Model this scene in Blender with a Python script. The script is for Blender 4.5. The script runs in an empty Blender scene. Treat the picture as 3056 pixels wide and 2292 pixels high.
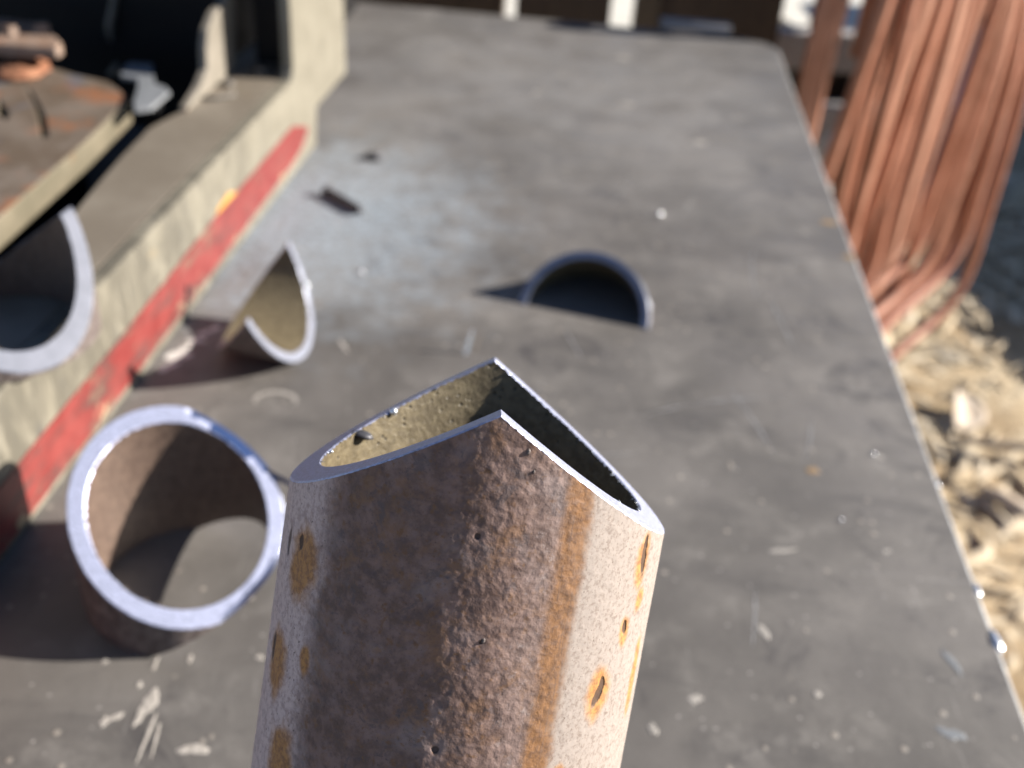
import bpy, bmesh, math, random
from mathutils import Vector, Matrix, noise as mnoise
rad = math.radians
SC = bpy.context.scene
COL = SC.collection

# ------------------------------------------------------------------ camera, sky, sun, exposure
PITCH, ROLL, CAM_H = 33.5, 4.4, 0.2385
cam_d = bpy.data.cameras.new("camera")
cam = bpy.data.objects.new("camera", cam_d)
COL.objects.link(cam)
SC.camera = cam
cam_d.sensor_width = 36.0
cam_d.lens = 37.74
cam_d.clip_start = 0.01
cam_d.clip_end = 400
p, r = rad(PITCH), rad(ROLL)
fwd = Vector((0, math.cos(p), -math.sin(p)))
rgt = Vector((1, 0, 0))
upv = Vector((0, math.sin(p), math.cos(p)))
cr = rgt * math.cos(r) + upv * math.sin(r)
cu = -rgt * math.sin(r) + upv * math.cos(r)
m = Matrix.Identity(4)
for i in range(3):
    m[i][0], m[i][1], m[i][2] = cr[i], cu[i], -fwd[i]
m[0][3], m[1][3], m[2][3] = 0, 0, CAM_H
cam.matrix_world = m
cam_d.dof.use_dof = True
cam_d.dof.focus_distance = 0.153
cam_d.dof.aperture_fstop = 17.0

SUN_AZ, SUN_EL = 9.0, 24.8          # degrees from +X towards +Y, and above the horizon
world = bpy.data.worlds.new("World")
SC.world = world
world.use_nodes = True
wn = world.node_tree
sky = wn.nodes.new("ShaderNodeTexSky")
sky.sky_type = 'NISHITA'
sky.sun_disc = False
sky.air_density = 0.65
sky.dust_density = 0.3
sky.ozone_density = 1.6
sky.sun_elevation = rad(SUN_EL)
sky.sun_rotation = rad(90 - SUN_AZ)
wn.links.new(sky.outputs[0], wn.nodes["Background"].inputs[0])
wn.nodes["Background"].inputs[1].default_value = 0.05
sun_d = bpy.data.lights.new("sun", 'SUN')
sun_d.energy = 5.0
sun_d.angle = rad(0.53)
sun_d.color = (1.0, 0.93, 0.82)
sun = bpy.data.objects.new("sun", sun_d)
COL.objects.link(sun)
sd = Vector((math.cos(rad(SUN_EL)) * math.cos(rad(SUN_AZ)), math.cos(rad(SUN_EL)) * math.sin(rad(SUN_AZ)), math.sin(rad(SUN_EL))))
sun.rotation_euler = sd.to_track_quat('Z', 'Y').to_euler()
sun.location = sd * 5
vs = SC.view_settings
vs.view_transform = 'Standard'
vs.look = 'None'
vs.gamma = 1
vs.use_curve_mapping = False
vs.exposure = 1.7
SC.cycles.use_denoising = True
SC.cycles.max_bounces = 6
SC.cycles.blur_glossy = 0.3

# ------------------------------------------------------------------ helpers: objects
def thing(name, label, cat, mat=None, group=None, kind=None):
    o = bpy.data.objects.new(name, None)
    o.empty_display_size = 0.02
    COL.objects.link(o)
    if mat is not None:
        o.matrix_world = mat
    tag(o, label, cat, group, kind)
    return o

def tag(o, label=None, cat=None, group=None, kind=None):
    if label: o["label"] = label
    if cat: o["category"] = cat
    if group: o["group"] = group
    if kind: o["kind"] = kind
    return o

def mesh_obj(name, verts, faces, mat, parent=None, smooth=False, kind=None, label=None):
    me = bpy.data.meshes.new(name)
    me.from_pydata([tuple(v) for v in verts], [], faces)
    me.update()
    if smooth:
        me.polygons.foreach_set("use_smooth", [True] * len(me.polygons))
    o = bpy.data.objects.new(name, me)
    COL.objects.link(o)
    if mat: me.materials.append(mat)
    if parent: o.parent = parent
    if kind: o["kind"] = kind
    if label: o["label"] = label
    return o

def bm_obj(name, bm, mat, parent=None, smooth=False, kind=None, label=None):
    me = bpy.data.meshes.new(name)
    bmesh.ops.recalc_face_normals(bm, faces=bm.faces)
    bm.to_mesh(me); bm.free()
    if smooth:
        me.polygons.foreach_set("use_smooth", [True] * len(me.polygons))
    o = bpy.data.objects.new(name, me)
    COL.objects.link(o)
    if mat: me.materials.append(mat)
    if parent: o.parent = parent
    if kind: o["kind"] = kind
    if label: o["label"] = label
    return o

def frame(origin, x, z):
    x, z = Vector(x).normalized(), Vector(z).normalized()
    y = z.cross(x).normalized(); x = y.cross(z).normalized()
    M = Matrix.Identity(4)
    for i in range(3):
        M[i][0], M[i][1], M[i][2], M[i][3] = x[i], y[i], z[i], origin[i]
    return M

def box(name, lo, hi, mat, parent=None, bevel=0.0, jitter=0.0, label=None, M=None, seg=2):
    bm = bmesh.new()
    bmesh.ops.create_cube(bm, size=1)
    for v in bm.verts:
        for i in range(3):
            v.co[i] = lo[i] if v.co[i] < 0 else hi[i]
        if jitter:
            v.co += Vector([random.uniform(-jitter, jitter) for _ in range(3)])
    if bevel:
        bmesh.ops.bevel(bm, geom=bm.edges[:], offset=bevel, segments=seg, affect='EDGES', profile=0.6)
    if M is not None:
        bm.transform(M)
    return bm_obj(name, bm, mat, parent, label=label)

def prism(name, pts, axis, a, b, mat, parent=None, bevel=0.0, holes=(), label=None, seg=2):
    """extrude an outline (with holes) along local axis 'y' or 'z' from a to b"""
    def P(q, h):
        return Vector((q[0], h, q[1])) if axis == 'y' else Vector((q[0], q[1], h))
    bm = bmesh.new()
    edges = []; loops = []
    for L in [pts] + list(holes):
        vs_ = [bm.verts.new(P(q, a)) for q in L]
        edges += [bm.edges.new((vs_[i], vs_[(i + 1) % len(vs_)])) for i in range(len(vs_))]
    bmesh.ops.triangle_fill(bm, use_beauty=True, use_dissolve=True, edges=edges)
    ret = bmesh.ops.extrude_face_region(bm, geom=bm.faces[:])
    off = P((0, 0), b - a)
    for v in [g for g in ret['geom'] if isinstance(g, bmesh.types.BMVert)]:
        v.co += off
    bmesh.ops.recalc_face_normals(bm, faces=bm.faces)
    if bevel:
        es = [e for e in bm.edges if len(e.link_faces) == 2 and e.calc_face_angle(0) > 0.5]
        bmesh.ops.bevel(bm, geom=es, offset=bevel, segments=seg, affect='EDGES', profile=0.6)
    return bm_obj(name, bm, mat, parent, label=label)

def tube(name, pts, rads, mat, parent=None, n=10, label=None, cap=True):
    """smooth swept tube through the points (Catmull-Rom)"""
    pts = [Vector(q) for q in pts]
    if isinstance(rads, (int, float)): rads = [rads] * len(pts)
    path = []
    for i in range(len(pts) - 1):
        p0, p1, p2, p3 = pts[max(i - 1, 0)], pts[i], pts[i + 1], pts[min(i + 2, len(pts) - 1)]
        for k in range(6):
            t = k / 6
            q = 0.5 * (2 * p1 + (p2 - p0) * t + (2 * p0 - 5 * p1 + 4 * p2 - p3) * t * t + (3 * p1 - p0 - 3 * p2 + p3) * t ** 3)
            path.append((q, rads[i] * (1 - t) + rads[i + 1] * t))
    path.append((pts[-1], rads[-1]))
    V, Fc = [], []
    ref = Vector((0.31, 0.9, 0.21))
    for i, (q, rr) in enumerate(path):
        d = (path[min(i + 1, len(path) - 1)][0] - path[max(i - 1, 0)][0]).normalized()
        a = d.cross(ref).normalized(); b = d.cross(a)
        for k in range(n):
            t = 2 * math.pi * k / n
            V.append(q + (a * math.cos(t) + b * math.sin(t)) * rr)
    for i in range(len(path) - 1):
        for k in range(n):
            Fc.append((i * n + k, i * n + (k + 1) % n, (i + 1) * n + (k + 1) % n, (i + 1) * n + k))
    if cap:
        Fc.append(tuple(range(n - 1, -1, -1)))
        Fc.append(tuple(range((len(path) - 1) * n, len(path) * n)))
    return mesh_obj(name, V, Fc, mat, parent, smooth=True, label=label)

# ------------------------------------------------------------------ helpers: materials
class NT:
    def __init__(s, name, k=0.61):
        s.k = k                                   # albedo calibration against the exposure
        s.mat = bpy.data.materials.new(name); s.mat.use_nodes = True
        s.t = s.mat.node_tree; s.b = s.t.nodes["Principled BSDF"]
        s.co = s.t.nodes.new("ShaderNodeTexCoord").outputs["Object"]
        s._xyz = None
    def link(s, a, b): s.t.links.new(a, b)
    def new(s, t): return s.t.nodes.new("ShaderNode" + t)
    def put(s, sock, v):
        if v is None: return
        if isinstance(v, (int, float)): sock.default_value = v
        elif isinstance(v, (tuple, list)):
            if len(v) == 3 and sock.type == 'RGBA': v = tuple(c * s.k for c in v) + (1,)
            sock.default_value = tuple(v)
        else: s.link(v, sock)
    def math(s, op, a, b=None, c=None, clamp=False):
        n = s.new("Math"); n.operation = op; n.use_clamp = clamp
        s.put(n.inputs[0], a); s.put(n.inputs[1], b); s.put(n.inputs[2], c)
        return n.outputs[0]
    def xyz(s):
        if s._xyz is None:
            n = s.new("SeparateXYZ"); s.link(s.co, n.inputs[0]); s._xyz = n.outputs
        return s._xyz
    def vec(s, x, y, z):
        n = s.new("CombineXYZ")
        s.put(n.inputs[0], x); s.put(n.inputs[1], y); s.put(n.inputs[2], z)
        return n.outputs[0]
    def mapping(s, scale=(1, 1, 1), rot=(0, 0, 0), co=None):
        n = s.new("Mapping"); s.link(co or s.co, n.inputs[0])
        n.inputs["Scale"].default_value = scale; n.inputs["Rotation"].default_value = rot
        return n.outputs[0]
    def noise(s, scale, detail=4, rough=0.55, dist=0, co=None):
        n = s.new("TexNoise"); s.link(co or s.co, n.inputs["Vector"])
        n.inputs["Scale"].default_value = scale; n.inputs["Detail"].default_value = detail
        n.inputs["Roughness"].default_value = rough; n.inputs["Distortion"].default_value = dist
        return n.outputs["Fac"]
    def voronoi(s, scale, out="Distance", feature='F1', co=None, rnd=1.0):
        n = s.new("TexVoronoi"); n.feature = feature; s.link(co or s.co, n.inputs["Vector"])
        n.inputs["Scale"].default_value = scale; n.inputs["Randomness"].default_value = rnd
        return n.outputs[out]
    def ramp(s, f, lo, hi, a=0.0, b=1.0, smooth=True):
        n = s.new("MapRange"); n.interpolation_type = 'SMOOTHSTEP' if smooth else 'LINEAR'
        s.put(n.inputs[0], f)
        for i, v in zip((1, 2, 3, 4), (lo, hi, a, b)): s.put(n.inputs[i], v)
        return n.outputs[0]
    def mix(s, f, a, b):
        n = s.new("Mix"); n.data_type = 'RGBA'; n.clamp_factor = True
        s.put(n.inputs[0], f); s.put(n.inputs[6], a); s.put(n.inputs[7], b)
        return n.outputs[2]
    def bump(s, h, dist, strength=1.0, normal=None):
        n = s.new("Bump"); s.put(n.inputs["Height"], h)
        n.inputs["Distance"].default_value = dist; s.put(n.inputs["Strength"], strength)
        if normal is not None: s.link(normal, n.inputs["Normal"])
        return n.outputs[0]
    def spot(s, u, v, cu_, cv_, ru, rv, warp=None, rot=0.0, soft=0.35):
        """mask of an uneven elliptical stain centred on (cu_, cv_) in the coordinates u, v"""
        du, dv = s.math('SUBTRACT', u, cu_), s.math('SUBTRACT', v, cv_)
        if rot:
            c_, s_ = math.cos(rot), math.sin(rot)
            a = s.math('MULTIPLY_ADD', du, c_, s.math('MULTIPLY', dv, s_))
            b = s.math('MULTIPLY_ADD', dv, c_, s.math('MULTIPLY', du, -s_))
            du, dv = a, b
        a, b = s.math('DIVIDE', du, ru), s.math('DIVIDE', dv, rv)
        d = s.math('SQRT', s.math('MULTIPLY_ADD', a, a, s.math('MULTIPLY', b, b)))
        if warp is not None: d = s.math('ADD', d, warp)
        return s.ramp(d, 1.0 + soft, 1.0 - soft)
    def maxi(s, L):
        o = L[0]
        for q in L[1:]: o = s.math('MAXIMUM', o, q)
        return o
    def done(s, color, rough=0.6, metal=0.0, normal=None, spec=None):
        s.put(s.b.inputs["Base Color"], color); s.put(s.b.inputs["Roughness"], rough)
        s.put(s.b.inputs["Metallic"], metal)
        if spec is not None: s.put(s.b.inputs["Specular IOR Level"], spec)
        if normal is not None: s.link(normal, s.b.inputs["Normal"])
        return s.mat

def mat_pipe_skin():
    n = NT("weathered_pipe_skin")
    x, y, z = n.xyz()
    th = n.math('MULTIPLY', n.math('ARCTAN2', x, n.math('MULTIPLY', y, -1.0)), 57.29578)
    zm = n.math('MULTIPLY', z, 1000.0)
    big = n.noise(110, 4, 0.6); mid = n.noise(420, 5, 0.65); fine = n.noise(2600, 4, 0.7)
    wob = n.math('SUBTRACT', n.noise(260, 5, 0.7), 0.5)
    tw = n.math('MULTIPLY_ADD', wob, 16.0, th)
    # dark mill scale in the middle
    col = n.mix(n.ramp(mid, 0.35, 0.68), (0.148, 0.088, 0.073), (0.315, 0.208, 0.180))
    col = n.mix(n.ramp(big, 0.52, 0.70, 0, 0.55), col, (0.36, 0.285, 0.28))
    col = n.mix(n.ramp(n.noise(170, 5, 0.7), 0.50, 0.66, 0, 0.75), col, (0.29, 0.155, 0.085))
    col = n.mix(n.ramp(n.noise(230, 5, 0.7, 0.5), 0.56, 0.66, 0, 0.7), col, (0.125, 0.098, 0.104))
    col = n.mix(n.ramp(n.noise(700, 3, 0.6), 0.58, 0.70, 0, 0.75), col, (0.22, 0.108, 0.045))
    col = n.mix(n.math('MULTIPLY', n.ramp(n.noise(620, 4, 0.7), 0.56, 0.68), n.ramp(tw, 4.0, 20.0, 0.05, 0.65)), col, (0.46, 0.38, 0.365))
    col = n.mix(n.ramp(fine, 0.57, 0.72, 0, 0.6), col, (0.035, 0.026, 0.026))
    col = n.mix(n.ramp(tw, 6.0, 22.0, 0, 0.35), col, (0.30, 0.235, 0.225))
    # pale worn flanks, the left paler still with fill light painted in
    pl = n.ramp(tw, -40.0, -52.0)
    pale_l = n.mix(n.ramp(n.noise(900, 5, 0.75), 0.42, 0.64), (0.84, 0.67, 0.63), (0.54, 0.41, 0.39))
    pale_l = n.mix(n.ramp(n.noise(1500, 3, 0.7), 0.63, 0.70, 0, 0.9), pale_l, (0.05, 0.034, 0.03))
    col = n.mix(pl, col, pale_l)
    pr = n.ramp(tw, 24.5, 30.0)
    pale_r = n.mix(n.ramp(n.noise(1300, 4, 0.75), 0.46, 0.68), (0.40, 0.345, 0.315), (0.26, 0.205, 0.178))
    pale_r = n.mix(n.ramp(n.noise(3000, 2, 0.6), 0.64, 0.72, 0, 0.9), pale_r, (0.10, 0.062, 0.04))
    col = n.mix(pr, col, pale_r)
    # rust stripe
    tw2 = n.math('MULTIPLY_ADD', wob, 2.6, th)
    tw2 = n.math('MULTIPLY_ADD', n.math('SUBTRACT', n.noise(1500, 3), 0.5), 1.6, tw2)
    st = n.math('MULTIPLY', n.ramp(tw2, 18.8, 22.6), n.ramp(tw2, 31.0, 27.2))
    st = n.math('MULTIPLY', st, n.ramp(n.noise(330, 4, 0.6), 0.28, 0.46, 0.72, 1.0))
    rust = n.mix(n.ramp(n.noise(900, 5, 0.7), 0.38, 0.66), (0.30, 0.140, 0.048), (0.17, 0.085, 0.042))
    rust = n.mix(n.ramp(n.noise(60, 4, 0.7, 0.2, n.mapping((12, 12, 0.7))), 0.52, 0.66, 0, 0.7), rust, (0.13, 0.075, 0.05))
    col = n.mix(n.math('MULTIPLY', st, 0.9), col, rust)
    # rust spots and dark pits: shapes stored on the mesh, broken up by noise
    at = n.new("Attribute"); at.attribute_name = "stain"
    sp = n.new("SeparateColor"); n.link(at.outputs["Color"], sp.inputs[0])
    brk = n.math('MULTIPLY', n.math('SUBTRACT', n.noise(1100, 4, 0.7), 0.5), 0.55)
    mk = n.ramp(n.math('ADD', sp.outputs[0], brk), 0.08, 0.85)
    col = n.mix(n.math('MULTIPLY', mk, 0.92), col, n.mix(n.ramp(n.noise(1100, 4, 0.7), 0.4, 0.62), (0.60, 0.285, 0.070), (0.34, 0.150, 0.050)))
    mk2 = n.ramp(n.math('ADD', sp.outputs[1], brk), 0.30, 0.75)
    col = n.mix(n.math('MULTIPLY', mk2, 0.85), col, (0.045, 0.028, 0.028))
    # relief: orange-peel scale, calmer on the pale flanks
    h = n.math('MULTIPLY_ADD', n.voronoi(780, "Distance", 'SMOOTH_F1'), -0.7, n.noise(900, 5, 0.62))
    h = n.math('MULTIPLY_ADD', n.noise(300, 3, 0.5), 0.9, h)
    calm = n.math('MAXIMUM', pl, pr)
    st_ = n.ramp(calm, 0, 1, 0.95, 0.32)
    nb = n.bump(h, 0.00022, st_)
    nb = n.bump(n.math('SUBTRACT', 0.0, mk2), 0.0004, 0.7, nb)
    return n.done(col, n.ramp(mid, 0.3, 0.7, 0.55, 0.78), 0.0, nb, 0.45)

def mat_offcut_skin():
    n = NT("offcut_skin")
    mid = n.noise(420, 5, 0.65)
    col = n.mix(n.ramp(mid, 0.35, 0.68), (0.10, 0.075, 0.07), (0.22, 0.18, 0.17))
    col = n.mix(n.ramp(n.noise(200, 4), 0.55, 0.7, 0, 0.8), col, (0.30, 0.25, 0.23))
    return n.done(col, 0.6, 0.0, n.bump(n.noise(900, 5, 0.6), 0.0003, 0.7))

def mat_bore(name, c1, c2, rough=0.55):
    n = NT(name)
    col = n.mix(n.ramp(n.noise(500, 5, 0.65), 0.35, 0.65), c1, c2)
    pit = n.ramp(n.voronoi(620, "Distance"), 0.10, 0.24)
    pitm = n.math('MULTIPLY', n.math('SUBTRACT', 1.0, pit), n.ramp(n.noise(250, 3), 0.42, 0.58))
    col = n.mix(n.math('MULTIPLY', pitm, 0.85), col, (0.028, 0.021, 0.015))
    h = n.math('ADD', n.noise(800, 5, 0.65), n.math('MULTIPLY', pitm, -0.9))
    return n.done(col, rough, 0.0, n.bump(h, 0.00035, 0.8))

def mat_cut(name="sawn_steel", base=(0.42, 0.45, 0.61), rot=0.6):
    n = NT(name, 1.0)
    lines = n.noise(90, 4, 0.7, 0.3, n.mapping((1.0, 40.0, 40.0), (0, 0, rot)))
    fine = n.noise(5200, 2, 0.6)
    col = n.mix(n.ramp(lines, 0.35, 0.66), tuple(c * 0.62 for c in base), tuple(min(1, c * 1.18) for c in base))
    col = n.mix(n.ramp(fine, 0.68, 0.76, 0, 0.22), col, (0.92, 0.94, 1.0))
    col = n.mix(n.ramp(n.noise(260, 4), 0.60, 0.75, 0, 0.35), col, (0.30, 0.31, 0.40))
    return n.done(col, n.ramp(lines, 0.3, 0.7, 0.36, 0.48), 0.6, n.bump(lines, 0.00006, 0.7))

def mat_table():
    n = NT("work_table_steel")
    x, y, z = n.xyz()
    a = n.noise(9, 5, 0.6, 0.4); b = n.noise(38, 5, 0.65); c = n.noise(240, 4, 0.7); d = n.noise(1500, 3, 0.7)
    drag = n.noise(14, 5, 0.65, 0.6, n.mapping((1.0, 3.2, 1), (0, 0, -0.25)))
    col = n.mix(n.ramp(a, 0.34, 0.66), (0.136, 0.126, 0.119), (0.212, 0.197, 0.187))
    col = n.mix(n.ramp(drag, 0.50, 0.74, 0, 0.55), col, (0.075, 0.070, 0.070))
    col = n.mix(n.ramp(b, 0.52, 0.70, 0, 0.5), col, (0.280, 0.262, 0.250))
    col = n.mix(n.ramp(c, 0.55, 0.74, 0, 0.45), col, (0.080, 0.073, 0.070))
    col = n.mix(n.ramp(d, 0.60, 0.75, 0, 0.35), col, (0.33, 0.31, 0.30))
    col = n.mix(n.ramp(n.noise(5.5, 4, 0.6, 0.5), 0.46, 0.64, 0, 0.55), col, (0.085, 0.076, 0.072))
    sco = n.noise(21, 6, 0.7, 0.8)
    col = n.mix(n.ramp(sco, 0.54, 0.66, 0, 0.6), col, (0.062, 0.057, 0.060))
    arc = n.noise(220, 3, 0.7, 0.2, n.mapping((0.05, 1.0, 1), (0, 0, 0.5)))
    col = n.mix(n.math('MULTIPLY', n.ramp(arc, 0.58, 0.72, 0, 0.5), n.ramp(a, 0.45, 0.6)), col, (0.30, 0.285, 0.275))
    # sky sheen painted on the far top, then grinding dust and old drops
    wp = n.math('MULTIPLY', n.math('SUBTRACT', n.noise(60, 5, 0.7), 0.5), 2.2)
    sky_sheen = n.spot(x, y, 0.0, 0.74, 0.22, 0.17, warp=wp, soft=0.98)
    col = n.mix(n.math('MULTIPLY', sky_sheen, n.ramp(n.noise(30, 5, 0.7), 0.3, 0.65, 0.15, 0.65)), col, (0.275, 0.272, 0.280))
    dust = n.maxi([n.spot(x, y, -0.108, 0.500, 0.070, 0.085, warp=wp, soft=0.8), n.spot(x, y, -0.080, 0.512, 0.022, 0.022, warp=wp, soft=0.7)])
    col = n.mix(n.math('MULTIPLY', dust, n.ramp(n.noise(300, 4, 0.7), 0.35, 0.62, 0.3, 0.95)), col, (0.36, 0.42, 0.49))
    # fine random flecks
    fk = n.voronoi(150, "Distance"); fc = n.voronoi(150, "Color")
    sel = n.math('GREATER_THAN', n.math('FRACT', n.math('MULTIPLY', fc, 7.31)), 0.72)
    fkm = n.math('MULTIPLY', n.ramp(fk, 0.20, 0.09), sel)
    col = n.mix(n.math('MULTIPLY', fkm, 0.55), col, (0.45, 0.40, 0.35))
    fk2 = n.voronoi(330, "Distance"); fc2 = n.voronoi(330, "Color")
    fkm2 = n.math('MULTIPLY', n.ramp(fk2, 0.22, 0.1), n.math('GREATER_THAN', fc2, 0.8))
    col = n.mix(n.math('MULTIPLY', fkm2, 0.6), col, (0.50, 0.47, 0.46))
    scr = n.noise(30, 3, 0.7, 0.1, n.mapping((14, 1.0, 1), (0, 0, 0.35)))
    col = n.mix(n.ramp(scr, 0.64, 0.76, 0, 0.45), col, (0.36, 0.34, 0.33))
    h = n.math('ADD', n.math('MULTIPLY', c, 0.6), n.math('ADD', n.math('MULTIPLY', d, 0.3), n.math('MULTIPLY', fkm, 0.8)))
    rough = n.ramp(b, 0.3, 0.7, 0.42, 0.62)
    return n.done(col, rough, 0.0, n.bump(h, 0.0003, 0.6), 0.35)

def mat_simple(name, c1, c2, scale=120, rough=0.6, metal=0.0, bumpd=0.0002, bscale=600, spec=None, c3=None, s3=60, f3=(0.58, 0.7)):
    n = NT(name, 1.0 if metal > 0.3 else 0.61)
    col = n.mix(n.ramp(n.noise(scale, 5, 0.65), 0.35, 0.66), c1, c2)
    if c3: col = n.mix(n.ramp(n.noise(s3, 4, 0.65), f3[0], f3[1]), col, c3)
    return n.done(col, rough, metal, n.bump(n.noise(bscale, 5, 0.65), bumpd, 0.7), spec)

def mat_cream():
    n = NT("worn_cream_paint")
    x, y, z = n.xyz()
    col = n.mix(n.ramp(n.noise(60, 4), 0.35, 0.68), (0.225, 0.205, 0.160), (0.290, 0.266, 0.212))
    sc = n.noise(26, 5, 0.75, 0.5, n.mapping((2.6, 1, 0.8), (0, 0.5, 0)))
    wear = n.math('MULTIPLY', n.ramp(sc, 0.40, 0.58), n.ramp(x, 0.02, 0.16, 0.10, 0.95))
    col = n.mix(wear, col, (0.138, 0.126, 0.100))
    s2 = n.noise(150, 4, 0.75, 0.2, n.mapping((1, 1, 0.22)))
    col = n.mix(n.math('MULTIPLY', n.ramp(s2, 0.56, 0.68), n.ramp(x, 0.04, 0.2, 0.15, 0.85)), col, (0.115, 0.110, 0.10))
    col = n.mix(n.ramp(n.noise(40, 4), 0.66, 0.74, 0, 0.6), col, (0.33, 0.22, 0.09))
    return n.done(col, 0.45, 0.0, n.bump(n.noise(500, 4), 0.00015, 0.5))

def mat_red():
    n = NT("chipped_red_paint")
    x, y, z = n.xyz()
    col = n.mix(n.ramp(n.noise(90, 4), 0.35, 0.66), (0.225, 0.034, 0.031), (0.285, 0.056, 0.050))
    chip = n.noise(42, 5, 0.75, 0.3, n.mapping((0.8, 1, 1.6), (0, 0.35, 0)))
    chip2 = n.noise(120, 5, 0.8, 0.4, n.mapping((0.25, 1, 1.4), (0, 0.3, 0)))
    col = n.mix(n.math('MULTIPLY', n.ramp(chip2, 0.48, 0.62), n.ramp(x, 0.05, 0.2, 0.25, 0.85)), col, (0.10, 0.055, 0.05))
    c_ = n.math('MULTIPLY', n.ramp(chip, 0.56, 0.64), n.ramp(x, 0.06, 0.22, 0.15, 0.95))
    col = n.mix(c_, col, (0.20, 0.14, 0.10))
    c2 = n.math('MULTIPLY', n.ramp(n.noise(70, 5, 0.7), 0.60, 0.66), n.ramp(z, 0.014, 0.006, 0.0, 1.0))
    col = n.mix(c2, col, (0.47, 0.38, 0.24))
    return n.done(col, 0.4, 0.0, n.bump(chip, 0.0003, 0.5))

def mat_rusty_plate():
    n = NT("rusty_plate_steel")
    col = n.mix(n.ramp(n.noise(35, 5, 0.65), 0.38, 0.62), (0.160, 0.118, 0.085), (0.240, 0.195, 0.160))
    col = n.mix(n.ramp(n.noise(22, 4, 0.6), 0.52, 0.62, 0, 0.85), col, (0.36, 0.15, 0.07))
    col = n.mix(n.ramp(n.noise(27, 5, 0.6, 0.5, n.mapping((1, 1.6, 1))), 0.55, 0.66, 0, 0.7), col, (0.155, 0.165, 0.205))
    col = n.mix(n.ramp(n.noise(160, 4, 0.7), 0.62, 0.72, 0, 0.6), col, (0.30, 0.26, 0.20))
    return n.done(col, 0.55, 0.2, n.bump(n.noise(400, 5, 0.65), 0.0004, 0.7))

def mat_ground():
    n = NT("sandy_ground")
    col = n.mix(n.ramp(n.noise(5, 6, 0.65), 0.36, 0.64), (0.54, 0.40, 0.25), (0.76, 0.62, 0.43))
    col = n.mix(n.ramp(n.noise(38, 5, 0.7), 0.52, 0.70), col, (0.82, 0.70, 0.53))
    col = n.mix(n.ramp(n.noise(70, 5, 0.7), 0.58, 0.72), col, (0.14, 0.09, 0.055))
    return n.done(col, 0.95, 0.0, n.bump(n.noise(60, 6, 0.7), 0.01, 0.8), 0.05)

def mat_wood(name, c1, c2, rough=0.75):
    n = NT(name)
    g = n.noise(14, 5, 0.65, 1.2, n.mapping((6, 6, 0.5)))
    col = n.mix(n.ramp(g, 0.34, 0.66), c1, c2)
    return n.done(col, rough, 0.0, n.bump(g, 0.002, 0.5))

M_SKIN, M_OFF = mat_pipe_skin(), mat_offcut_skin()
M_BORE = mat_bore("olive_bore", (0.115, 0.088, 0.048), (0.20, 0.160, 0.094))
M_BORE2 = mat_bore("brown_bore", (0.100, 0.064, 0.050), (0.165, 0.112, 0.086))
M_CUT = mat_cut()
M_CUT2 = mat_cut("sawn_steel_dull", (0.25, 0.265, 0.33), 1.3)
M_CUTD = mat_simple("blue_grey_cut", (0.13, 0.145, 0.20), (0.17, 0.185, 0.25), 220, 0.55, 0.0, 0.0001, 900)  # even dark bluish grey for the rail offcut's cut rim
M_CUTB = mat_cut("heat_blued_steel", (0.035, 0.065, 0.17), 0.2)
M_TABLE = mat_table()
M_SPLASH = mat_simple("dried_white_paint", (0.34, 0.31, 0.28), (0.56, 0.52, 0.48), 900, 0.7)
M_SPLASH2 = mat_simple("faded_paint", (0.33, 0.31, 0.29), (0.42, 0.39, 0.36), 400, 0.7)
M_RSPOT = mat_simple("rust_bloom", (0.33, 0.20, 0.08), (0.26, 0.18, 0.11), 300, 0.7)
M_EDGE = mat_simple("worn_table_edge", (0.30, 0.29, 0.28), (0.55, 0.54, 0.53), 90, 0.38, 0.6, 0.0003, 500)
M_DARKST = mat_simple("dark_table_frame", (0.03, 0.028, 0.026), (0.06, 0.05, 0.045), 40, 0.6)
M_CREAM, M_RED, M_RPLATE = mat_cream(), mat_red(), mat_rusty_plate()
M_RPLATE2 = mat_simple("brown_rusted_bar", (0.26, 0.165, 0.115), (0.34, 0.25, 0.20), 90, 0.6, 0.0, 0.0005, 400, None, (0.36, 0.15, 0.07), 60, (0.55, 0.66))
M_FLANGE = mat_simple("taupe_worn_steel", (0.225, 0.190, 0.150), (0.29, 0.252, 0.205), 25, 0.5, 0.1, 0.0001, 300, None, (0.30, 0.205, 0.10), 18, (0.62, 0.72))
M_FIN = mat_simple("grimy_casting", (0.20, 0.178, 0.145), (0.27, 0.24, 0.20), 50, 0.6, 0, 0.0003, 300, None, (0.38, 0.16, 0.06), 45, (0.62, 0.70))
M_BLACK = mat_simple("black_enamel", (0.008, 0.008, 0.010), (0.014, 0.013, 0.014), 30, 0.55, 0, 0.0002, 300, 0.2)
M_ORANGE = mat_simple("orange_primer", (0.60, 0.32, 0.06), (0.65, 0.38, 0.10), 90, 0.5)
M_OLIVE = mat_simple("olive_plate_edge", (0.15, 0.13, 0.088), (0.21, 0.18, 0.125), 60, 0.6, 0.1, 0.0003, 300, None, (0.20, 0.10, 0.04), 50, (0.6, 0.7))
M_GALV = mat_simple("galvanised_strip", (0.21, 0.225, 0.245), (0.28, 0.295, 0.32), 70, 0.5, 0.1)
M_BOLT = mat_simple("oily_bolt_steel", (0.07, 0.065, 0.06), (0.14, 0.13, 0.12), 200, 0.45, 0.5)
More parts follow.
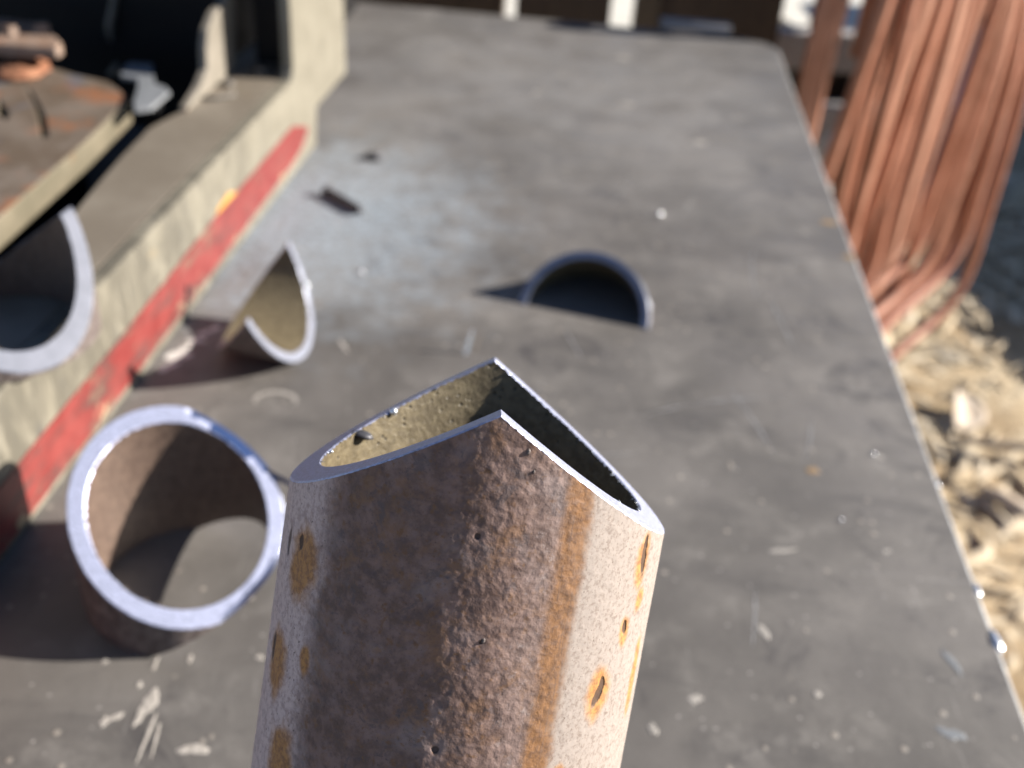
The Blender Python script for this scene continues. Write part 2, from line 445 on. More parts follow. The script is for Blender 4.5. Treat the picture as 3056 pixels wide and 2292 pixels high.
def mat_copper():
    n = NT("copper_cable")
    oi = n.new("ObjectInfo").outputs["Random"]
    col = n.mix(n.ramp(n.noise(25, 5, 0.65), 0.35, 0.66), (0.44, 0.180, 0.110), (0.58, 0.270, 0.180))
    col = n.mix(n.ramp(oi, 0.55, 1.0, 0, 0.6), col, (0.30, 0.115, 0.065))
    col = n.mix(n.ramp(oi, 0.35, 0.0, 0, 0.55), col, (0.66, 0.38, 0.27))
    col = n.mix(n.ramp(n.noise(60, 5, 0.7), 0.55, 0.68, 0, 0.6), col, (0.22, 0.10, 0.07))
    return n.done(col, 0.36, 0.0, n.bump(n.noise(250, 4), 0.0003, 0.5), 0.6)
M_COPPER = mat_copper()
M_GROUND = mat_ground()
M_CHIP = mat_simple("pale_wood_chip", (0.62, 0.49, 0.33), (0.86, 0.75, 0.59), 30, 0.9, 0, 0.001, 150, 0.05)
M_LEAF = mat_simple("dry_pale_leaf", (0.56, 0.44, 0.33), (0.68, 0.58, 0.48), 25, 0.7, 0, 0.0005, 150)
M_TWIG = mat_simple("dry_twig_bark", (0.26, 0.20, 0.15), (0.46, 0.38, 0.30), 60, 0.85, 0, 0.001, 200)
M_BOARD = mat_wood("dark_stained_board", (0.055, 0.036, 0.024), (0.085, 0.058, 0.040))
M_BOARD2 = mat_wood("brown_board", (0.10, 0.078, 0.055), (0.15, 0.115, 0.08))
M_GREYB = mat_wood("weathered_grey_board", (0.38, 0.35, 0.34), (0.48, 0.45, 0.44))
M_SLEEPER = mat_wood("old_sleeper_timber", (0.07, 0.05, 0.035), (0.13, 0.10, 0.07))
M_WHITE = mat_simple("white_enamel_and_light", (0.78, 0.76, 0.72), (0.82, 0.80, 0.77), 20, 0.35)
M_BEAD = mat_simple("bright_steel_bead", (0.75, 0.77, 0.82), (0.85, 0.87, 0.9), 900, 0.25, 0.8)
M_SCRAP = mat_simple("dark_scrap_steel", (0.03, 0.03, 0.036), (0.06, 0.06, 0.07), 300, 0.5, 0.4)

# ------------------------------------------------------------------ cut tube builder
def cut_tube(root, R, ri, tops, bots, skin, bore, cuts, n=288, rows=1, a0=0.0, a1=2 * math.pi, ch=0.00022, rag=0.00007, end=None, seed=1):
    rnd = random.Random(seed)
    full = abs(a1 - a0 - 2 * math.pi) < 1e-6
    N = n if full else n + 1
    ang = [a0 + (a1 - a0) * i / n for i in range(N)]
    top = lambda x, y: min(h + a * x + b * y for h, a, b in tops)
    bot = lambda x, y: max(h + a * x + b * y for h, a, b in bots)
    def wall(name, rr, mat, flip):
        V, Fc = [], []
        for t in ang:
            x, y = rr * math.cos(t), rr * math.sin(t)
            zt, zb = top(x, y), bot(x, y)
            zt = max(zt - ch, zb)
            for k in range(rows + 1):
                V.append((x, y, zb + (zt - zb) * k / rows))
        for i in range(n):
            j = (i + 1) % N
            for k in range(rows):
                q = (i * (rows + 1) + k, j * (rows + 1) + k, j * (rows + 1) + k + 1, i * (rows + 1) + k + 1)
                Fc.append(q[::-1] if flip else q)
        return mesh_obj(name, V, Fc, mat, root, smooth=True)
    if skin is not None: wall("outer_wall", R, skin, False)
    wall("bore", ri, bore, True)
    ring = []
    for t in ang:
        c_, s_ = math.cos(t), math.sin(t)
        L = []
        for k, rr in enumerate((R, R - ch, (R + ri) / 2, ri + ch, ri)):
            x, y = rr * c_, rr * s_
            zt = top(x, y); zb = bot(x, y)
            if k in (0, 4):
                j_ = rnd.uniform(-1, 1) * rag * (1.0 if k == 0 else 2.0)
                zt = max(zt - ch, zb) + j_ * 0.6; rr2 = rr + j_ * (0.5 if k == 0 else 1)
                x, y = rr2 * c_, rr2 * s_
            else:
                zt = max(zt, zb)
            L.append((x, y, zt))
        ring.append(L)
    for ti in range(len(tops)):
        V, Fc, idx = [], [], {}
        def vid(i, k):
            if (i, k) not in idx:
                idx[(i, k)] = len(V); V.append(ring[i][k])
            return idx[(i, k)]
        for i in range(n):
            j = (i + 1) % N
            for k in range(4):
                mx = sum(ring[a][b][0] for a, b in ((i, k), (j, k), (j, k + 1), (i, k + 1))) / 4
                my = sum(ring[a][b][1] for a, b in ((i, k), (j, k), (j, k + 1), (i, k + 1))) / 4
                hs = [h + a * mx + b * my for h, a, b in tops]
                if hs.index(min(hs)) == ti:
                    Fc.append((vid(i, k), vid(j, k), vid(j, k + 1), vid(i, k + 1)))
        if Fc: mesh_obj("cut_face", V, Fc, cuts[min(ti, len(cuts) - 1)], root)
    V, Fc = [], []
    for t in ang:
        for rr in (R, ri):
            x, y = rr * math.cos(t), rr * math.sin(t)
            V.append((x, y, bot(x, y)))
    for i in range(n):
        j = (i + 1) % N
        Fc.append((2 * i, 2 * i + 1, 2 * j + 1, 2 * j))
    mesh_obj("end_face", V, Fc, end or cuts[0], root)
    return top

def second_plane(first, A, B, m_, away):
    """plane that leaves the first one along the plan line A-B and falls at slope m_ on the 'away' side"""
    h, a, b = first
    dx, dy = B[0] - A[0], B[1] - A[1]; L = math.hypot(dx, dy)
    nx, ny = -dy / L, dx / L
    if nx * (away[0] - A[0]) + ny * (away[1] - A[1]) < 0: nx, ny = -nx, -ny
    return (h + m_ * (nx * A[0] + ny * A[1]), a - m_ * nx, b - m_ * ny)

def shards(root, name, where, mat, seed, size):
    """tiny torn slivers of metal left by the saw, joined: too small to pick apart"""
    rnd = random.Random(seed); V, Fc = [], []
    for (q, out) in where:
        q, out = Vector(q), Vector(out)
        s = size * rnd.uniform(0.4, 1.3)
        d = (out + Vector([rnd.uniform(-.7, .7) for _ in range(3)])).normalized() * s
        w = Vector([rnd.uniform(-1, 1) for _ in range(3)]).normalized() * s * 0.35
        u = d.cross(w).normalized() * s * 0.25
        b = len(V)
        V += [q - w, q + w, q + u, q + d, ]
        Fc += [(b, b + 1, b + 3), (b + 1, b + 2, b + 3), (b + 2, b, b + 3), (b, b + 2, b + 1)]
    return mesh_obj(name, V, Fc, mat, root, kind="stuff")

# ------------------------------------------------------------------ setting: ground
random.seed(7)
def ground():
    V, Fc = [], []
    xs = [-60, -25, -10, -4, -2] + [-1 + 0.05 * i for i in range(81)] + [4, 8, 20, 60]
    ys = [-40, -15, -5, -2] + [-0.6 + 0.06 * i for i in range(91)] + [6, 10, 25, 80, 200]
    for y in ys:
        for x in xs:
            z = -0.60
            if -1 < x < 3 and -0.6 < y < 4.8:
                z += 0.018 * mnoise.fractal(Vector((x * 6, y * 6, 0)), 0.9, 2.0, 4)
            V.append((x, y, z))
    w = len(xs)
    for j in range(len(ys) - 1):
        for i in range(w - 1):
            Fc.append((j * w + i, j * w + i + 1, (j + 1) * w + i + 1, (j + 1) * w + i))
    return tag(mesh_obj("ground", V, Fc, M_GROUND, None, smooth=True), kind="structure")
ground()

# litter of wood chips and pebbles on the ground, past counting
def litter():
    rnd = random.Random(3); V, Fc = [], []
    for _ in range(3600):
        x, y = rnd.uniform(0.1, 1.3), rnd.uniform(0.3, 2.4)
        s = rnd.uniform(0.004, 0.015) * (1.6 if rnd.random() < 0.12 else 1)
        f = (rnd.uniform(1.2, 4.2), rnd.uniform(0.25, 0.8), rnd.uniform(0.12, 0.45))
        M = Matrix.Translation((x, y, -0.597 + s * 0.2)) @ Matrix.Rotation(rnd.uniform(0, 6.28), 4, 'Z') @ Matrix.Rotation(rnd.uniform(-.5, .5), 4, 'X')
        b = len(V)
        for k in range(6):
            t = k * math.pi / 3
            V.append(M @ Vector((s * f[0] * math.cos(t) * rnd.uniform(.7, 1.1), s * f[1] * math.sin(t) * rnd.uniform(.7, 1.1), 0)))
        V.append(M @ Vector((s * f[0] * .25, 0, s * f[2]))); V.append(M @ Vector((-s * f[0] * .3, s * .2, s * f[2] * .9)))
        T, U = b + 6, b + 7
        Fc += [(b, b + 1, T), (b + 1, b + 2, U, T), (b + 2, b + 3, U), (b + 3, b + 4, U), (b + 4, b + 5, T, U), (b + 5, b, T)]
    o = mesh_obj("litter", V, Fc, M_CHIP)
    tag(o, "pale wood chips and pebbles scattered over the sandy ground", "litter", kind="stuff")
litter()

# ------------------------------------------------------------------ work table
TC = Vector((0.1945, 0.9005, 0)); TU = Vector((-0.9982, 0.0594, 0)); TW = Vector((-0.0594, -0.9982, 0))
def work_table():
    root = thing("work_table", "grey steel work table with stained and scratched top", "table", Matrix.Translation((0, 0, -0.6)))
    def P(u, w): return TC + TU * u + TW * w
    LU, LW, RR = 0.98, 1.06, 0.034
    out = []
    for (cu_, cw_, t0) in ((RR, RR, 0), (LU - RR, RR, 1), (LU - RR, LW - RR, 2), (RR, LW - RR, 3)):
        for k in range(9):
            t = math.pi / 2 * (k / 8 + t0)
            out.append(P(cu_ - RR * math.cos(t), cw_ - RR * math.sin(t)))
    bm = bmesh.new()
    top = [bm.verts.new((q.x, q.y, 0.6)) for q in out]
    f = bm.faces.new(top)
    ret = bmesh.ops.extrude_face_region(bm, geom=[f])
    for v in [g for g in ret['geom'] if isinstance(g, bmesh.types.BMVert)]: v.co.z -= 0.009
    bmesh.ops.recalc_face_normals(bm, faces=bm.faces)
    es = [e for e in bm.edges if all(abs(v.co.z - 0.6) < 1e-6 for v in e.verts)]
    bmesh.ops.bevel(bm, geom=es, offset=0.0014, segments=3, affect='EDGES', profile=0.5)
    for f in bm.faces: f.material_index = 0 if abs(f.normal.z) > 0.999 else 1
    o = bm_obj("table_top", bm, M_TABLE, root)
    o.data.materials.append(M_EDGE)
    # shift texture space so that object coordinates equal world coordinates on the top
    for v in o.data.vertices: v.co.z -= 0.6
    o.location.z = 0.6
    rail_m = Matrix.Translation((TC.x, TC.y, 0)) @ Matrix(((TU.x, TW.x, 0, 0), (TU.y, TW.y, 0, 0), (0, 0, 1, 0), (0, 0, 0, 1)))
    for lo, hi in (((0.06, 0.06, 0.54), (0.92, 0.10, 0.589)), ((0.06, 0.94, 0.54), (0.92, 0.98, 0.589)), ((0.06, 0.102, 0.54), (0.10, 0.938, 0.589)), ((0.88, 0.102, 0.54), (0.92, 0.938, 0.589))):
        box("apron_rail", lo, hi, M_DARKST, root, 0.002, M=rail_m)
    for u, w in ((0.06, 0.06), (0.88, 0.06), (0.06, 0.94), (0.88, 0.94)):
        box("leg", (u, w, 0.0), (u + 0.04, w + 0.04, 0.538), M_DARKST, root, 0.002, M=rail_m)
    # dried paint and filler splashes on the top, and painted reflected light
    def splash(x, y, rx, ry, rot, mt, name, seed):
        rnd = random.Random(seed); k = 22; V = []
        for i in range(k):
            t = 2 * math.pi * i / k
            q = 1 + 0.55 * mnoise.noise(Vector((math.cos(t) * 1.3, math.sin(t) * 1.3, seed * 3.7))) + rnd.uniform(-.12, .12)
            a, b = rx * q * math.cos(t), ry * q * math.sin(t)
            V.append((x + a * math.cos(rot) - b * math.sin(rot), y + a * math.sin(rot) + b * math.cos(rot)))
        vv = [(a, b, 0.60002) for a, b in V] + [(x + (a - x) * .8, y + (b - y) * .8, 0.60016) for a, b in V] + [(x, y, 0.6002)]
        ff = [(i, (i + 1) % k, k + (i + 1) % k, k + i) for i in range(k)] + [(k + i, k + (i + 1) % k, 2 * k) for i in range(k)]
        mesh_obj(name, vv, ff, mt, root)
    W = [(-.0912, .1913, .0020, .0042, .2), (-.0925, .1865, .0010, .0040, 0), (-.0990, .1851, .0026, .0010, .6), (-.1010, .1835, .0010, .0014, 0), (-.0756, .1769, .0045, .0014, .1), (-.0960, .1964, .0008, .0011, 0),
         (-.0659, .2094, .0012, .0010, 0), (-.0850, .2070, .0006, .0020, 0), (-.1000, .2085, .0012, .0016, 0), (-.1080, .2040, .0008, .0010, 0), (-.0885, .1790, .0005, .0070, 0), (-.0860, .1800, .0004, .006, .1), (-.0940, .2040, .0004, .003, 0),
         (.0823, .2345, .0012, .0030, .4), (.0943, .2722, .0050, .0011, .2), (.0457, .1949, .0013, .0020, .3), (.0583, .2065, .0024, .0016, .5), (.0941, .2116, .0011, .0012, 0), (.1055, .6505, .0042, .0028, 0), (.0018, .7228, .0024, .0024, 0), (.0632, .7132, .0054, .0024, 0), (.0650, .8200, .0060, .0028, 0),
         (.130, .2760, .0018, .0008, .2), (.140, .330, .0028, .0009, -.2), (-.060, .246, .0013, .0018, 0), (-.0635, .2405, .0008, .0015, 0)]
    for i, q in enumerate(W): splash(*q, M_SPLASH if i < 13 else M_SPLASH2, "paint_and_light_splash", i + 1)
    splash(.1377, .2281, .0012, .0046, .35, M_GALV, "bare_scratch", 50)
    splash(.1300, .2010, .0040, .0016, -.4, M_GALV, "bare_scratch", 51)
    for i, q in enumerate(((.1652, .5436, .0045, .0035, 0), (.1675, .502, .0035, .003, 0), (.113, .318, .0026, .002, 0))): splash(*q, M_RSPOT, "rust_stain", 60 + i)
    for i, q in enumerate(((-.1367, .3545, .0042, .0020, .9), (-.1355, .3625, .0050, .0034, .8), (-.1325, .3621, .0026, .0014, .6), (-.1324, .3748, .0030, .0022, .8), (-.1302, .3807, .0024, .0018, .9), (-.1268, .3850, .0030, .0016, .8), (-.1383, .3509, .0018, .0012, 0), (-.1340, .3690, .0018, .0030, -.5), (-.1290, .3745, .0014, .0010, 0))):
        splash(*q, M_WHITE, "paint_and_light_splash", 80 + i)  # reflected light painted as white flecks beside the cradle offcut
    splash(-.0720, .3800, .0011, .0055, .5, M_SPLASH2, "paint_and_light_splash", 70)
    rs = random.Random(77)
    for i in range(16):
        x0, y0 = rs.uniform(-.02, .15), rs.uniform(.20, .62)
        L_, an, cv = rs.uniform(.015, .075), rs.choice((rs.uniform(.2, .7), rs.uniform(1.2, 2.0))), rs.uniform(-4, 4)
        if x0 > .02 + .2 * y0 + .03: x0 -= .05
        V, Fc = [], []
        for k in range(15):
            t = k / 14; a_ = an + cv * L_ * (t - .5); w = rs.uniform(.00012, .00028) * math.sin(math.pi * (t * .96 + .02)) + .00003
            px_, py_ = x0 + L_ * (t - .5) * math.cos(a_), y0 + L_ * (t - .5) * math.sin(a_)
            V += [(px_ - w * math.sin(a_), py_ + w * math.cos(a_), 0.60006), (px_ + w * math.sin(a_), py_ - w * math.cos(a_), 0.60006)]
        for k in range(14): Fc.append((2 * k, 2 * k + 1, 2 * k + 3, 2 * k + 2))
        mesh_obj("scratch", V, Fc, M_EDGE, root)
    # arc-shaped scuff left by a tube end
    V, Fc = [], []
    for i in range(25):
        t = rad(-20 + 230 * i / 24); w = 0.0012 * math.sin(math.pi * (i + .5) / 25) + .0002
        for rr in (0.0078 - w, 0.0078 + w):
            V.append((-.0900 + rr * math.cos(t), .3360 + rr * .75 * math.sin(t), 0.60012))
    for i in range(24): Fc.append((2 * i, 2 * i + 1, 2 * i + 3, 2 * i + 2))
    mesh_obj("arc_scuff", V, Fc, M_SPLASH2, root)
    return root
work_table()

# ------------------------------------------------------------------ the mitred pipe, upright in front
PX, PAX, PXV = Vector((-0.00231942, 0.14195567, 0.14491808)), Vector((0.08417281, 0.42340693, 0.90202079)), Vector((0.9955591, 0.0025614, -0.09410373))
RUST = [(-54.5, -28.5, 7.0, 5.2, 0), (-62.5, -45.3, 6.2, 4.8, 0), (-52.5, -59.0, 6.0, 6.2, 0), (54.5, -20.6, 3.2, 4.2, 0), (57.2, -26.8, 2.6, 1.8, 0),
        (51.3, -31.2, 2.4, 2.0, 0), (43.2, -39.8, 4.6, 3.4, 0), (-47.0, -41.5, 2.2, 2.0, 0), (65, -40, 2.5, 6, 0), (33, -52, 2.5, 2.2, 0)]
PITS = [(55.3, -20.5, 1.3, 2.9, .1), (55, -18, 1.0, 1.4, 0), (51.2, -30.6, 1.0, 1.1, .2), (43.6, -39.9, 1.5, 2.0, -.45), (44.6, -38.6, 1.2, 1.2, 0), (-57, -25.5, 1.2, 1.2, 0),
        (-1, -16.7, 0.8, 0.4, .4), (-3.1, -47.5, 1.0, 0.5, 0), (4.4, -31.2, 0.8, .25, .7), (-66, -27, 1.3, 2.6, 0), (-67.5, -44, 1.2, 2.2, 0)]
def stain(th, z, co):
    """rust blooms and pits of the old pipe: (angle deg, height mm, half-width deg, half-height mm, turn)"""
    m_ = [0.0, 0.0]
    if -70 < z < 5 and abs(th) < 92:
        wv = 0.30 * mnoise.noise(co * 300) + 0.16 * mnoise.noise(co * 900)
        for k, L in enumerate((RUST, PITS)):
            for q in L:
                du, dv = (th - q[0]) * 0.52, z - q[1]
                ru, rv = q[2] * 0.52, q[3]
                if abs(du) > 2.2 * max(ru, rv) or abs(dv) > 2.2 * max(ru, rv): continue
                c_, s_ = math.cos(q[4]), math.sin(q[4])
                a, b = (du * c_ + dv * s_) / ru, (dv * c_ - du * s_) / rv
                m_[k] = max(m_[k], min(1.0, max(0.0, 1.5 - math.hypot(a, b) - wv)))
    return m_

def scaly_wall(root, R, top, zb, mat):
    """outer wall of the pipe with the scale's real relief"""
    n, near, far = 960, 320, 12
    V, Fc, buf = [], [], []
    rows = near + far
    for i in range(n):
        t = 2 * math.pi * i / n
        c_, s_ = math.cos(t), math.sin(t)
        zt = top(R * c_, R * s_) - 0.00022
        th = math.degrees(math.atan2(c_, -s_))
        vis = abs(th) < 95
        calm = min(1.0, max(0.0, (th - 18) / 10)) if th > 0 else min(1.0, max(0.0, (-th - 38) / 12))
        amp = 0.000062 * (1 - calm) + 0.000024 * calm
        for k in range(rows + 1):
            z = zt - 0.000215 * k if k <= near else (zt - 0.000215 * near) + (zb - zt + 0.000215 * near) * (k - near) / far
            co = Vector((R * c_, R * s_, z))
            r_ = 0.0
            if vis and 0 < k <= near:
                v1 = mnoise.noise(co * 760); v2 = mnoise.noise(co * 1650)
                r_ = amp * (v1 + 0.55 * v2 - 0.6 * max(0.0, 0.25 - abs(mnoise.noise(co * 430))))
                r_ += 0.00010 * mnoise.noise(co * 130) * (1 - 0.6 * calm)
                r_ *= min(1.0, k / 3)
            m_ = stain(th, z * 1000, co) if vis and k <= near else (0.0, 0.0)
            r_ -= 0.00016 * m_[1]
            V.append(((R + r_) * c_, (R + r_) * s_, z)); buf += [m_[0], m_[1], 0.0, 1.0]
    w = rows + 1
    for i in range(n):
        j = (i + 1) % n
        for k in range(rows):
            Fc.append((i * w + k + 1, j * w + k + 1, j * w + k, i * w + k))
    o = mesh_obj("outer_wall", V, Fc, mat, root, smooth=True)
    o.data.color_attributes.new("stain", 'FLOAT_COLOR', 'POINT').data.foreach_set("color", buf)

def mitred_pipe():
    root = thing("mitred_pipe", "rust-spotted steel pipe standing upright in front, its top sawn to a roof-shaped point", "pipe", frame(PX, PXV, PAX))
    R, ri = 0.030, 0.0256
    tops = [(0, 0.646, 0.0), (0, -0.631, 0.0)]
    top = cut_tube(root, R, ri, tops, [(-0.1462, 0, 0)], None, M_BORE, [M_CUT, M_CUT], n=480, rows=40, seed=4, rag=0.00009)
    scaly_wall(root, R, top, -0.1462, M_SKIN)
    rnd = random.Random(12)
    W = []
    for _ in range(34):                                   # along the inner lip of both cuts
        t = rnd.uniform(0, 2 * math.pi)
        x, y = (ri - 0.00005) * math.cos(t), (ri - 0.00005) * math.sin(t)
        W.append(((x, y, top(x, y) - 0.0003), (-math.cos(t), -math.sin(t), -0.4)))
    for _ in range(30):
        t = rnd.uniform(-0.75, 0.75)
        x, y = ri * math.cos(t), ri * math.sin(t)
        W.append(((x, y, top(x, y) - 0.0002), (-math.cos(t), -math.sin(t), 0.2)))
    shards(root, "burr", W, M_BEAD, 5, 0.00055)
    # two droplets of molten steel stuck to the far lip
    for t, s in ((2.28, 0.00075), (2.95, 0.0003)):
        x, y = (ri - 0.0003) * math.cos(t), (ri - 0.0003) * math.sin(t)
        bm = bmesh.new(); bmesh.ops.create_icosphere(bm, subdivisions=2, radius=s)
        for v in bm.verts: v.co = v.co * (1 + 0.25 * mnoise.noise(v.co * 2500)) + Vector((x, y, top(x, y) - 0.0004))
        bm_obj("spatter_droplet", bm, M_BEAD, root, smooth=True)
    # dark slag tooth under the far lip
    t = 2.55; x, y = ri * math.cos(t), ri * math.sin(t)
    bm = bmesh.new(); bmesh.ops.create_icosphere(bm, subdivisions=2, radius=0.0013)
    for v in bm.verts: v.co = Vector((v.co.x * 1.6, v.co.y * 1.2, v.co.z * 0.6)) * (1 + 0.4 * mnoise.noise(v.co * 900)) + Vector((x * 0.985, y * 0.985, top(x, y) - 0.0012))
    bm_obj("slag_tooth", bm, M_SCRAP, root, smooth=True)
    # small proud flakes on the outer skin
    for th, zz, s in ((8.3, -4.4, 0.0003), (4.8, -31.0, 0.00028), (10.5, -7.0, 0.0002)):
        t = math.radians(th)
        q = Vector((math.sin(t), -math.cos(t), 0)) * R; q.z = zz / 1000
        bm = bmesh.new(); bmesh.ops.create_icosphere(bm, subdivisions=1, radius=s)
        for v in bm.verts: v.co = Vector((v.co.x, v.co.y, v.co.z * 1.7)) + q
        bm_obj("scale_flake", bm, M_OFF, root)
mitred_pipe()

# ------------------------------------------------------------------ offcuts
def ring_offcut():
    c0 = (-0.0941, 0.23667)
    root = thing("pipe_ring_offcut", "short slanted pipe ring with blue-grey cut face standing on the table behind the upright pipe", "pipe offcut", Matrix.Translation((c0[0], c0[1], 0.0002)))
    first = (0.0280, -0.33585, 0.50192)
    A = (-0.00335, 0.0287); B = (0.0277, 0.0165)
    sec = second_plane(first, A, B, 0.62, (0.03, 0.03))
    top = cut_tube(root, 0.030, 0.0251, [first, sec], [(0, 0, 0), (0.0012, 0.52, 0.02)], M_OFF, M_BORE2, [M_CUT, M_CUTB], seed=8, rag=0.00012)
    # thin torn lip running off the end of the second cut
    bx, by = B
    tip = Vector((bx, by, 0)); d = Vector((B[0] - A[0], B[1] - A[1], 0)).normalized()
    z0 = top(bx * 0.97, by * 0.97)
    V = [tip + Vector((0, 0, z0)) - d * 0.010 + Vector((0.0, 0.0006, 0.0045)), tip + Vector((0, 0, z0 - 0.001)) - d * 0.010 + Vector((0, 0.0006, 0.0025)), tip + Vector((0, 0, z0 + 0.0006)) + d * 0.011, tip + Vector((0.0004, 0.0005, z0 + 0.0002)) - d * 0.002]
    mesh_obj("torn_lip", V, [(0, 1, 3), (1, 2, 3), (0, 3, 2), (0, 2, 1)], M_CUTB, root)
    rnd = random.Random(2); W = []
    for _ in range(16):
        t = rnd.uniform(4.3, 5.0)
        x, y = 0.0251 * math.cos(t), 0.0251 * math.sin(t)
        W.append(((x, y, top(x, y)), (-math.cos(t), -math.sin(t), 0.5)))
    for _ in range(3):
        t = rnd.uniform(0.3, 1.5); x, y = 0.0251 * math.cos(t), 0.0251 * math.sin(t)
        W.append(((x, y, top(x, y)), (-math.cos(t), -math.sin(t), 0.3)))
    shards(root, "burr", W, M_OFF, 9, 0.0010)
ring_offcut()

def rail_offcut():
    c0 = (-0.1647, 0.2898)
    root = thing("pipe_mouth_offcut", "cut pipe piece sitting on the rail at the left edge, its slanted face towards us", "pipe offcut", Matrix.Translation((c0[0], c0[1], 0.0512)))
    first = (0.0871 - 0.0512, -0.8936, 0.75)
    A = (-0.14552 - c0[0], 0.31229 - c0[1]); B = (-0.15849 - c0[0], 0.28714 - c0[1])
    sec = second_plane(first, A, B, 1.9, (-0.03, 0.03))
    top = cut_tube(root, 0.030, 0.0253, [first, sec], [(0, 0, 0)], M_OFF, M_BORE2, [M_CUTD, M_CUTD], seed=18, rag=0.00015)
    rnd = random.Random(6); W = []
    for _ in range(16):
        t = rnd.uniform(4.6, 5.9)
        x, y = 0.0299 * math.cos(t), 0.0299 * math.sin(t)
        W.append(((x, y, top(x, y)), (math.cos(t), math.sin(t), -0.6)))
    shards(root, "burr", W, M_CUTD, 4, 0.0009)
rail_offcut()

def lying_offcut():
    root = thing("pipe_cradle_offcut", "half-round pipe offcut lying like a cradle between the red-striped rail and the small arch", "pipe offcut", frame((-0.0989, 0.3726, 0.0328), (-0.050, -0.997, -0.063), (0.994, -0.043, -0.102)))
    cut_tube(root, 0.0309, 0.0274, [(0.0, 0.0, 0.5771)], [(0, 0, -0.5827)], M_OFF, M_BORE, [M_CUT2], n=160, a0=0.0, a1=math.pi, seed=28)
    bm = bmesh.new(); bmesh.ops.create_icosphere(bm, subdivisions=2, radius=0.0011)
    t = 2.55; x, y = 0.0285 * math.cos(t), 0.0285 * math.sin(t)
    for v in bm.verts: v.co = v.co * (1 + 0.2 * mnoise.noise(v.co * 2500)) + Vector((x, y, 0.5771 * y + 0.0004))
    bm_obj("spatter_droplet", bm, M_BEAD, root, smooth=True)
lying_offcut()

def half_ring():
    a, b = Vector((0.00012, 0.42704, 0)), Vector((0.05824, 0.41222, 0))
    root = thing("half_ring_offcut", "half-round pipe sliver like a small arch, alone in the middle of the table", "pipe offcut", frame((a + b) / 2 + Vector((0, 0, 0.0002)), b - a, (0, 0, 1)))
    be = rad(49.0)
    root.matrix_world = frame((a + b) / 2 + Vector((0, 0, 0.0002)), b - a, (0.246 * math.sin(be) * -1, -0.969 * math.sin(be), math.cos(be)))
    cut_tube(root, 0.030, 0.0262, [(0.0002, 0, 0.0)], [(0, 0, -math.tan(be))], M_OFF, M_BORE, [M_CUT2], n=160, a0=0.0, a1=math.pi, seed=38, ch=0.0002)
half_ring()

# ------------------------------------------------------------------ steel rail with the red stripe, at the left
RM = frame((-0.1269, 0.5759, 0.0), (-0.0767, -0.99705, 0), (0, 0, 1))     # local x runs towards us, local -y to the left
def steel_rail():
    root = thing("steel_rail", "long cream-painted steel rail with a red stripe along its side", "steel rail", RM)
    prism("side_plate", [(-.021, 0.0003), (.47, 0.0003), (.47, .051), (.020, .051), (.0165, .056), (.015, .20), (-.088, .20), (-.0935, .021), (-.0254, .0216)], 'y', 0.0, -0.006, M_CREAM, root, 0.0007)
    inner = [(.018, -.0063), (.47, -.0063), (.47, -.036), (.20, -.0345), (.17, -.038), (.14, -.041), (.103, -.0432), (.088, -.040), (.075, -.0362), (.045, -.041), (-.06, -.041), (-.06, -.0063)]
    prism("top_flange", inner, 'z', 0.045, 0.0508, M_FLANGE, root, 0.0006)
    box("inner_web", (-.06, -.034, 0.0003), (.47, -.029, 0.0447), M_BLACK, root)
    prism("stripe", [(.0225, .0272), (-.0030, .0185), (-.0045, .0150), (.008, .0100), (.027, .0075), (.08, .0070), (.15, .0055), (.25, .0040), (.468, .0020), (.468, .0235), (.33, .0237), (.23, .0252), (.139, .0278), (.06, .0274)], 'y', 0.0001, 0.0005, M_RED, root, label="worn red painted stripe")
    prism("primer_patch", [(.113, .0278), (.1235, .0318), (.138, .0300), (.141, .0282)], 'y', 0.0001, 0.00045, M_ORANGE, root, label="small orange patch above the stripe")
    prism("fin", [(.0065, .0510), (.079, .0510), (.0780, .0528), (.0608, .0567), (.0489, .0623), (.0475, .0719), (.0429, .0805), (.0321, .0859), (.0120, .0885), (.0060, .120), (.0005, .120), (.0008, .085), (.0050, .0648)], 'y', -.0340, -.0385, M_FIN, root, 0.0008)
    box("pocket_plate", (-.012, -.0270, .0511), (-.005, -.0063, .20), M_BLACK, root, 0.0005)
    for s, y, rr, h in ((.0356, -.0288, .0034, .0026), (.0100, -.0195, .0048, .0035)):
        bm = bmesh.new()
        bmesh.ops.create_cone(bm, cap_ends=True, segments=6, radius1=rr, radius2=rr * 0.94, depth=h, matrix=Matrix.Translation((s, y, 0.0508 + h / 2)))
        bmesh.ops.bevel(bm, geom=bm.edges[:], offset=0.0004, segments=1, affect='EDGES')
        bm_obj("bolt_head", bm, M_BOLT, root)
    tube("wire_scrap", [(.050, -.020, .0516), (.058, -.027, .0517), (.060, -.034, .0516)], 0.0009, M_BOLT, root, 8)
steel_rail()

def black_housing():
    root = thing("machine_housing", "black machine housing in deep shade at the top left", "housing", RM)
    prism("body", [(-.32, -.047), (-.022, -.047), (-.022, -.30), (-.32, -.30)], 'z', 0.0004, 0.24, M_BLACK, root, 0.004)
    tube("lever", [(-.019, -.1160, .050), (-.019, -.1158, .058), (-.019, -.1125, .068), (-.019, -.108, .085), (-.019, -.105, .12)], [.0008, .0022, .0020, .0012, .0015], M_FIN, root, 8)
    tube("knob", [(-.018, -.120, .0315), (-.018, -.1165, .0325), (-.018, -.1140, .0375)], [.0012, .0022, .0014], M_FIN, root, 8)
black_housing()

